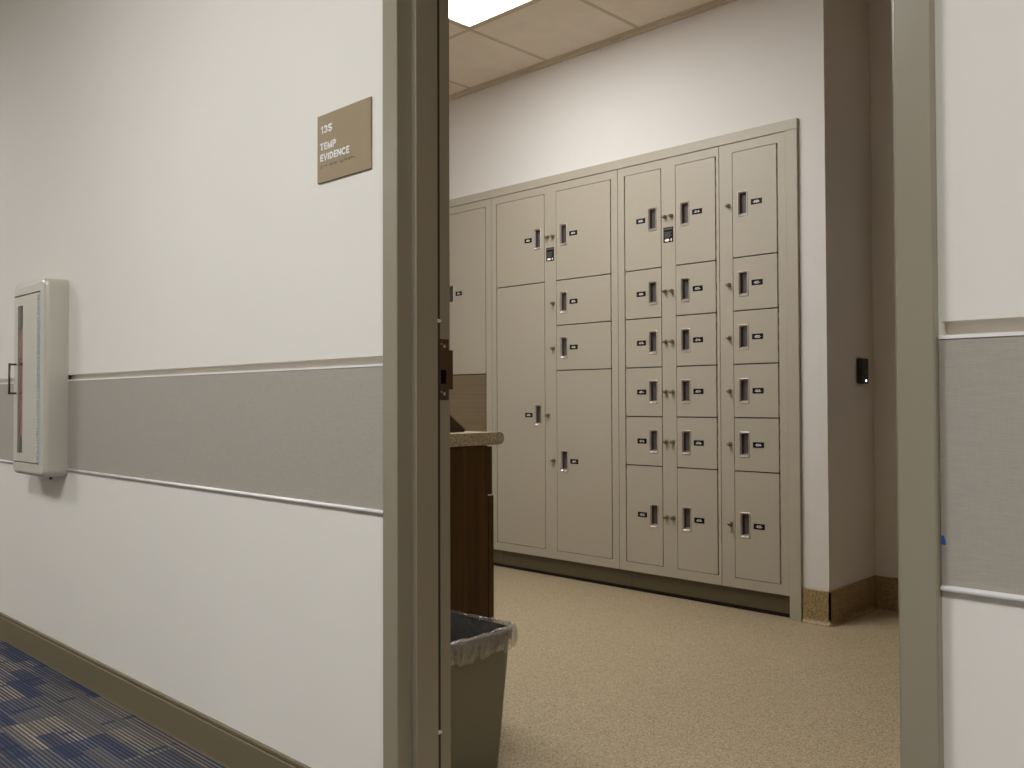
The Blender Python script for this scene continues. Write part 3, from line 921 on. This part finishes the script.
# ------------------------------------------------------------------ counter and base cabinet inside the door, left
bc = thing('base_cabinet', (-2.5, 1.6, 0), 'dark walnut base cabinet under the speckled counter, behind the door frame', 'cabinet')
BX0, BX1, BY0, BY1 = -3.715, -1.914, YR + 0.002, 1.866
mb = MB().box(BX0, BX1, BY0, BY1, 0.10, 0.818)
obj('cabinet_body', mb, 'wood', bc)
obj('toe_kick', MB().box(BX0 + 0.002, BX1 - 0.002, BY0, BY1 - 0.06, 0.0, 0.10), 'black', bc)
w = (BX1 - BX0) / 4
for k in range(4):
    a, b = BX0 + k * w + 0.0015, BX0 + (k + 1) * w - 0.0015
    d = obj('drawer_front', MB().bbox(a, b, BY1 + 0.001, BY1 + 0.020, 0.673, 0.815, 0.001, 1), 'wood', bc)
    obj('drawer_pull', MB().tube([((a + b) / 2 - 0.05, BY1 + 0.019, 0.745), ((a + b) / 2 - 0.05, BY1 + 0.045, 0.745), ((a + b) / 2 + 0.05, BY1 + 0.045, 0.745), ((a + b) / 2 + 0.05, BY1 + 0.019, 0.745)], 0.004, 8), 'chrome', d)
    d = obj('cabinet_door', MB().bbox(a, b, BY1 + 0.005, BY1 + 0.026, 0.103, 0.669, 0.001, 1), 'wood', bc)
    hx = b - 0.04 if k % 2 == 0 else a + 0.04
    obj('door_pull', MB().tube([(hx, BY1 + 0.021, 0.52), (hx, BY1 + 0.047, 0.52), (hx, BY1 + 0.047, 0.62), (hx, BY1 + 0.021, 0.62)], 0.004, 8), 'chrome', d)
obj('edge_band', MB().box(BX1 - 0.02, BX1 - 0.0012, BY1, BY1 + 0.019, 0.6692, 0.6728), 'white_edge', bc)
# worktop with a full bullnose towards the lockers
pts = [(YR + 0.001, 0.8205), (YR + 0.001, 0.857)]
cz, rr = 0.83875, 0.01825
for i in range(13):
    a = math.pi / 2 - math.pi * i / 12
    pts.append((1.908 + rr * math.cos(a), cz + rr * math.sin(a)))
ct = obj('countertop', MB().prism(pts, 'x', BX0 - 0.01, -1.905), 'counter')
tag(ct, 'speckled tan countertop with rounded front edge on the walnut cabinet', 'countertop')
# slanted box on the counter, mostly hidden behind the door frame
sb = thing('slanted_box', (-2.16, 1.6, 0.8573), 'dark brown slant-topped box on the counter, mostly behind the door frame', 'box')
mb = MB().prism([(1.862, 0.8575), (1.862, 0.8605), (1.73, 0.953), (1.47, 0.953), (1.47, 0.8575)], 'x', -2.36, -2.010)
obj('box_body', mb, 'box_wood', sb)
mb = MB().prism([(1.866, 0.8608), (1.866, 0.8628), (1.731, 0.9570), (1.466, 0.9570), (1.466, 0.9535), (1.730, 0.9535)], 'x', -2.366, -2.007)
obj('box_lid', mb, plain('box_lid_brown', srgb(120, 96, 66), 0.45), sb)

# ------------------------------------------------------------------ waste bin with a clear liner
wb = thing('waste_bin', (-1.745, 1.49, 0), 'grey plastic waste bin with a clear liner, beside the walnut cabinet', 'waste bin')
bx0, bx1, by0, by1 = -1.872, -1.602, 1.345, 1.660      # rim
def bin_loop(z, t, inset, r=0.035):
    """t = 0 at the floor, 1 at the rim"""
    k = 0.024 * (1 - t) + inset
    pts = rrect(bx0 + k, bx1 - k, by0 + k, by1 - k, max(r - inset, 0.01), 0, 5)
    return [(p[0], p[2], z) for p in pts]
H = 0.372
loops = [bin_loop(0.001, 0, 0.004), bin_loop(0.006, 0, 0.0)] + [bin_loop(H * t, t, 0.0) for t in (0.25, 0.5, 0.75, 0.93)] + [bin_loop(H * 0.935, 0.935, -0.006), bin_loop(H - 0.004, 1, -0.006), bin_loop(H, 1, -0.003), bin_loop(H, 1, 0.002)]
obj('bin_body', MB().loft(loops, True, False, True), 'can', wb)
obj('bin_inside', MB().loft([bin_loop(H - 0.0005, 1, 0.0022), bin_loop(H * 0.5, 0.5, 0.003), bin_loop(0.01, 0.0, 0.006)], False, True, True), 'can_in', wb)
# liner: hangs inside, folds over the rim and bells out in creases
rnd = random.Random(11)
def liner_loop(z, out, amp, ph, zamp=0.0, dense=4):
    base = []
    pts = rrect(bx0 - out, bx1 + out, by0 - out, by1 + out, 0.045, 0, 6)
    P = [Vector((p[0], p[2], 0)) for p in pts]
    n = len(P)
    for i in range(n):
        a, b = P[i], P[(i + 1) % n]
        m = max(1, int((b - a).length / 0.011))
        for k in range(m): base.append(a.lerp(b, k / m))
    return base
c0 = Vector(((bx0 + bx1) / 2, (by0 + by1) / 2, 0))
N0 = 190
def resample(P, n):
    L = [0.0]
    for i in range(len(P)): L.append(L[-1] + (P[(i + 1) % len(P)] - P[i]).length)
    out = []
    j = 0
    for k in range(n):
        t = L[-1] * k / n
        while L[j + 1] < t: j += 1
        f = (t - L[j]) / max(L[j + 1] - L[j], 1e-9)
        out.append(P[j].lerp(P[(j + 1) % len(P)], f))
    return out
def crease(i, s):
    u = i / N0 * 2 * math.pi
    return (math.sin(17 * u + s) * 0.5 + math.sin(29 * u + 2.1 * s) * 0.35 + math.sin(7 * u + 0.7 * s) * 0.5 + math.sin(43 * u + 1.3 * s) * 0.2)
levels = [  # z, outward offset, crease amplitude, z wobble
    (0.10, -0.026, 0.004, 0.0), (0.20, -0.020, 0.005, 0.0), (0.28, -0.015, 0.006, 0.0), (0.345, -0.009, 0.004, 0.001), (0.3745, -0.001, 0.001, 0.001),
    (0.3785, 0.0035, 0.002, 0.002), (0.374, 0.008, 0.0035, 0.003), (0.363, 0.0105, 0.0045, 0.004), (0.349, 0.0115, 0.0055, 0.005), (0.336, 0.0105, 0.006, 0.006), (0.325, 0.0085, 0.0055, 0.007), (0.320, 0.006, 0.0045, 0.008)]
loops = []
for li, (z, out, amp, za) in enumerate(levels):
    P = resample(liner_loop(z, out, amp, 0), N0)
    lp = []
    for i, p in enumerate(P):
        d = (p - c0).normalized()
        cr = crease(i, 0.45 * li)
        near = 1.0 if li < 5 else max(0.15, min(1.0, (p.x + 1.98) / 0.1))
        q = p + d * (cr * amp * near)
        if li >= 5:
            q.x = max(q.x, -1.908)
            q.y = max(q.y, YR + 0.003)
        wob = za * (crease(i, 1.9 + 0.3 * li) + 0.3 * rnd.uniform(-1, 1))
        # the far right corner stands up in a tied ear
        ear = math.exp(-((p.x - bx1) ** 2 + (p.y - by1) ** 2) / (2 * 0.05 ** 2)) if li >= 4 else 0.0
        lp.append((q.x + 0.004 * ear, q.y + 0.004 * ear, z + wob + 0.006 * ear))
    loops.append(lp)
o = obj('bin_liner', MB().loft(loops, False, False, True), 'bag', wb)
o['label'] = 'clear crinkled plastic liner folded over the rim'

# ------------------------------------------------------------------ card reader in the alcove
rd = thing('card_reader', (XC, 3.985, 1.02), 'slim black card reader with a lit dot on the shaded wall', 'card reader')
obj('reader_housing', MB().bbox(XC + 0.0005, XC + 0.025, 3.947, 4.024, 1.022, 1.136, 0.005, 3), 'black', rd)
o = obj('status_light', MB().lathe([(0.0052, 0), (0.0048, 0.0012), (0.001, 0.0018)], (XC + 0.0248, 3.994, 1.036), 'x', 14), 'led', rd)
o['label'] = 'lit blue-white dot'
obj('reader_lens', MB().lathe([(0.005, 0), (0.0045, 0.001), (0.001, 0.0014)], (XC + 0.0248, 3.992, 1.078), 'x', 14), 'grey_text', rd)

# ------------------------------------------------------------------ ceiling lights
def troffer(name, x0, x1, y0, y1, z, mat, label, group=None):
    t = thing(name, ((x0 + x1) / 2, (y0 + y1) / 2, z), label, 'ceiling light', group)
    mb = MB()
    for a in ((x0, x0 + 0.018, y0, y1), (x1 - 0.018, x1, y0, y1), (x0, x1, y0, y0 + 0.018), (x0, x1, y1 - 0.018, y1)):
        mb.box(a[0], a[1], a[2], a[3], z - 0.003, z + 0.02)
    obj('light_frame', mb, 'grid', t)
    obj('light_diffuser', MB().box(x0 + 0.017, x1 - 0.017, y0 + 0.017, y1 - 0.017, z + 0.001, z + 0.006), mat, t)
    return t
troffer('ceiling_light', LXA + 0.0105, LXA + 0.5995, LYA + 0.0105, LYB - 0.0105, ZR, 'room_light_near', 'bright white square ceiling light panel nearest the locker wall')
troffer('ceiling_light', LXA + 0.0105, LXB - 0.0105, LYA - 0.5995, LYA - 0.0105, ZR, 'room_light', 'long bright white ceiling light panel nearer the doorway')  # unseen extra panel, added to even out the light in the room
for x, y, lab in ((-1.9, -0.5, 'hallway ceiling light nearest the doorway'), (-5.7, -0.5, 'hallway ceiling light at the far left end'), (1.2, -0.5, 'hallway ceiling light at the right end of the hallway')):
    troffer('hall_ceiling_light', x - 0.6, x + 0.6, y - 0.3, y + 0.3, ZH - 0.004, 'hall_light', lab)

# ------------------------------------------------------------------ world and camera
wd = bpy.data.worlds.new('dim_surroundings')
wd.use_nodes = True
wd.node_tree.nodes['Background'].inputs[0].default_value = (0.05, 0.05, 0.05, 1)
sc.world = wd

f_px, yaw, pit, rol = 898.92, -0.770837, 0.018996, -0.0035007
fw = Vector((math.sin(yaw) * math.cos(pit), math.cos(yaw) * math.cos(pit), math.sin(pit)))
rt = Vector((math.cos(yaw), -math.sin(yaw), 0))
up = rt.cross(fw)
r2 = rt * math.cos(rol) + up * math.sin(rol)
u2 = up * math.cos(rol) - rt * math.sin(rol)
cam = bpy.data.cameras.new('camera')
cam.sensor_width = 36.0
cam.lens = f_px / 1024 * 36.0
cam.clip_start = 0.02
co = bpy.data.objects.new('camera', cam)
m = Matrix((r2, u2, -fw)).transposed().to_4x4()
m.translation = Vector((0, 0, 0.95))
co.matrix_world = m
C.objects.link(co)
sc.camera = co
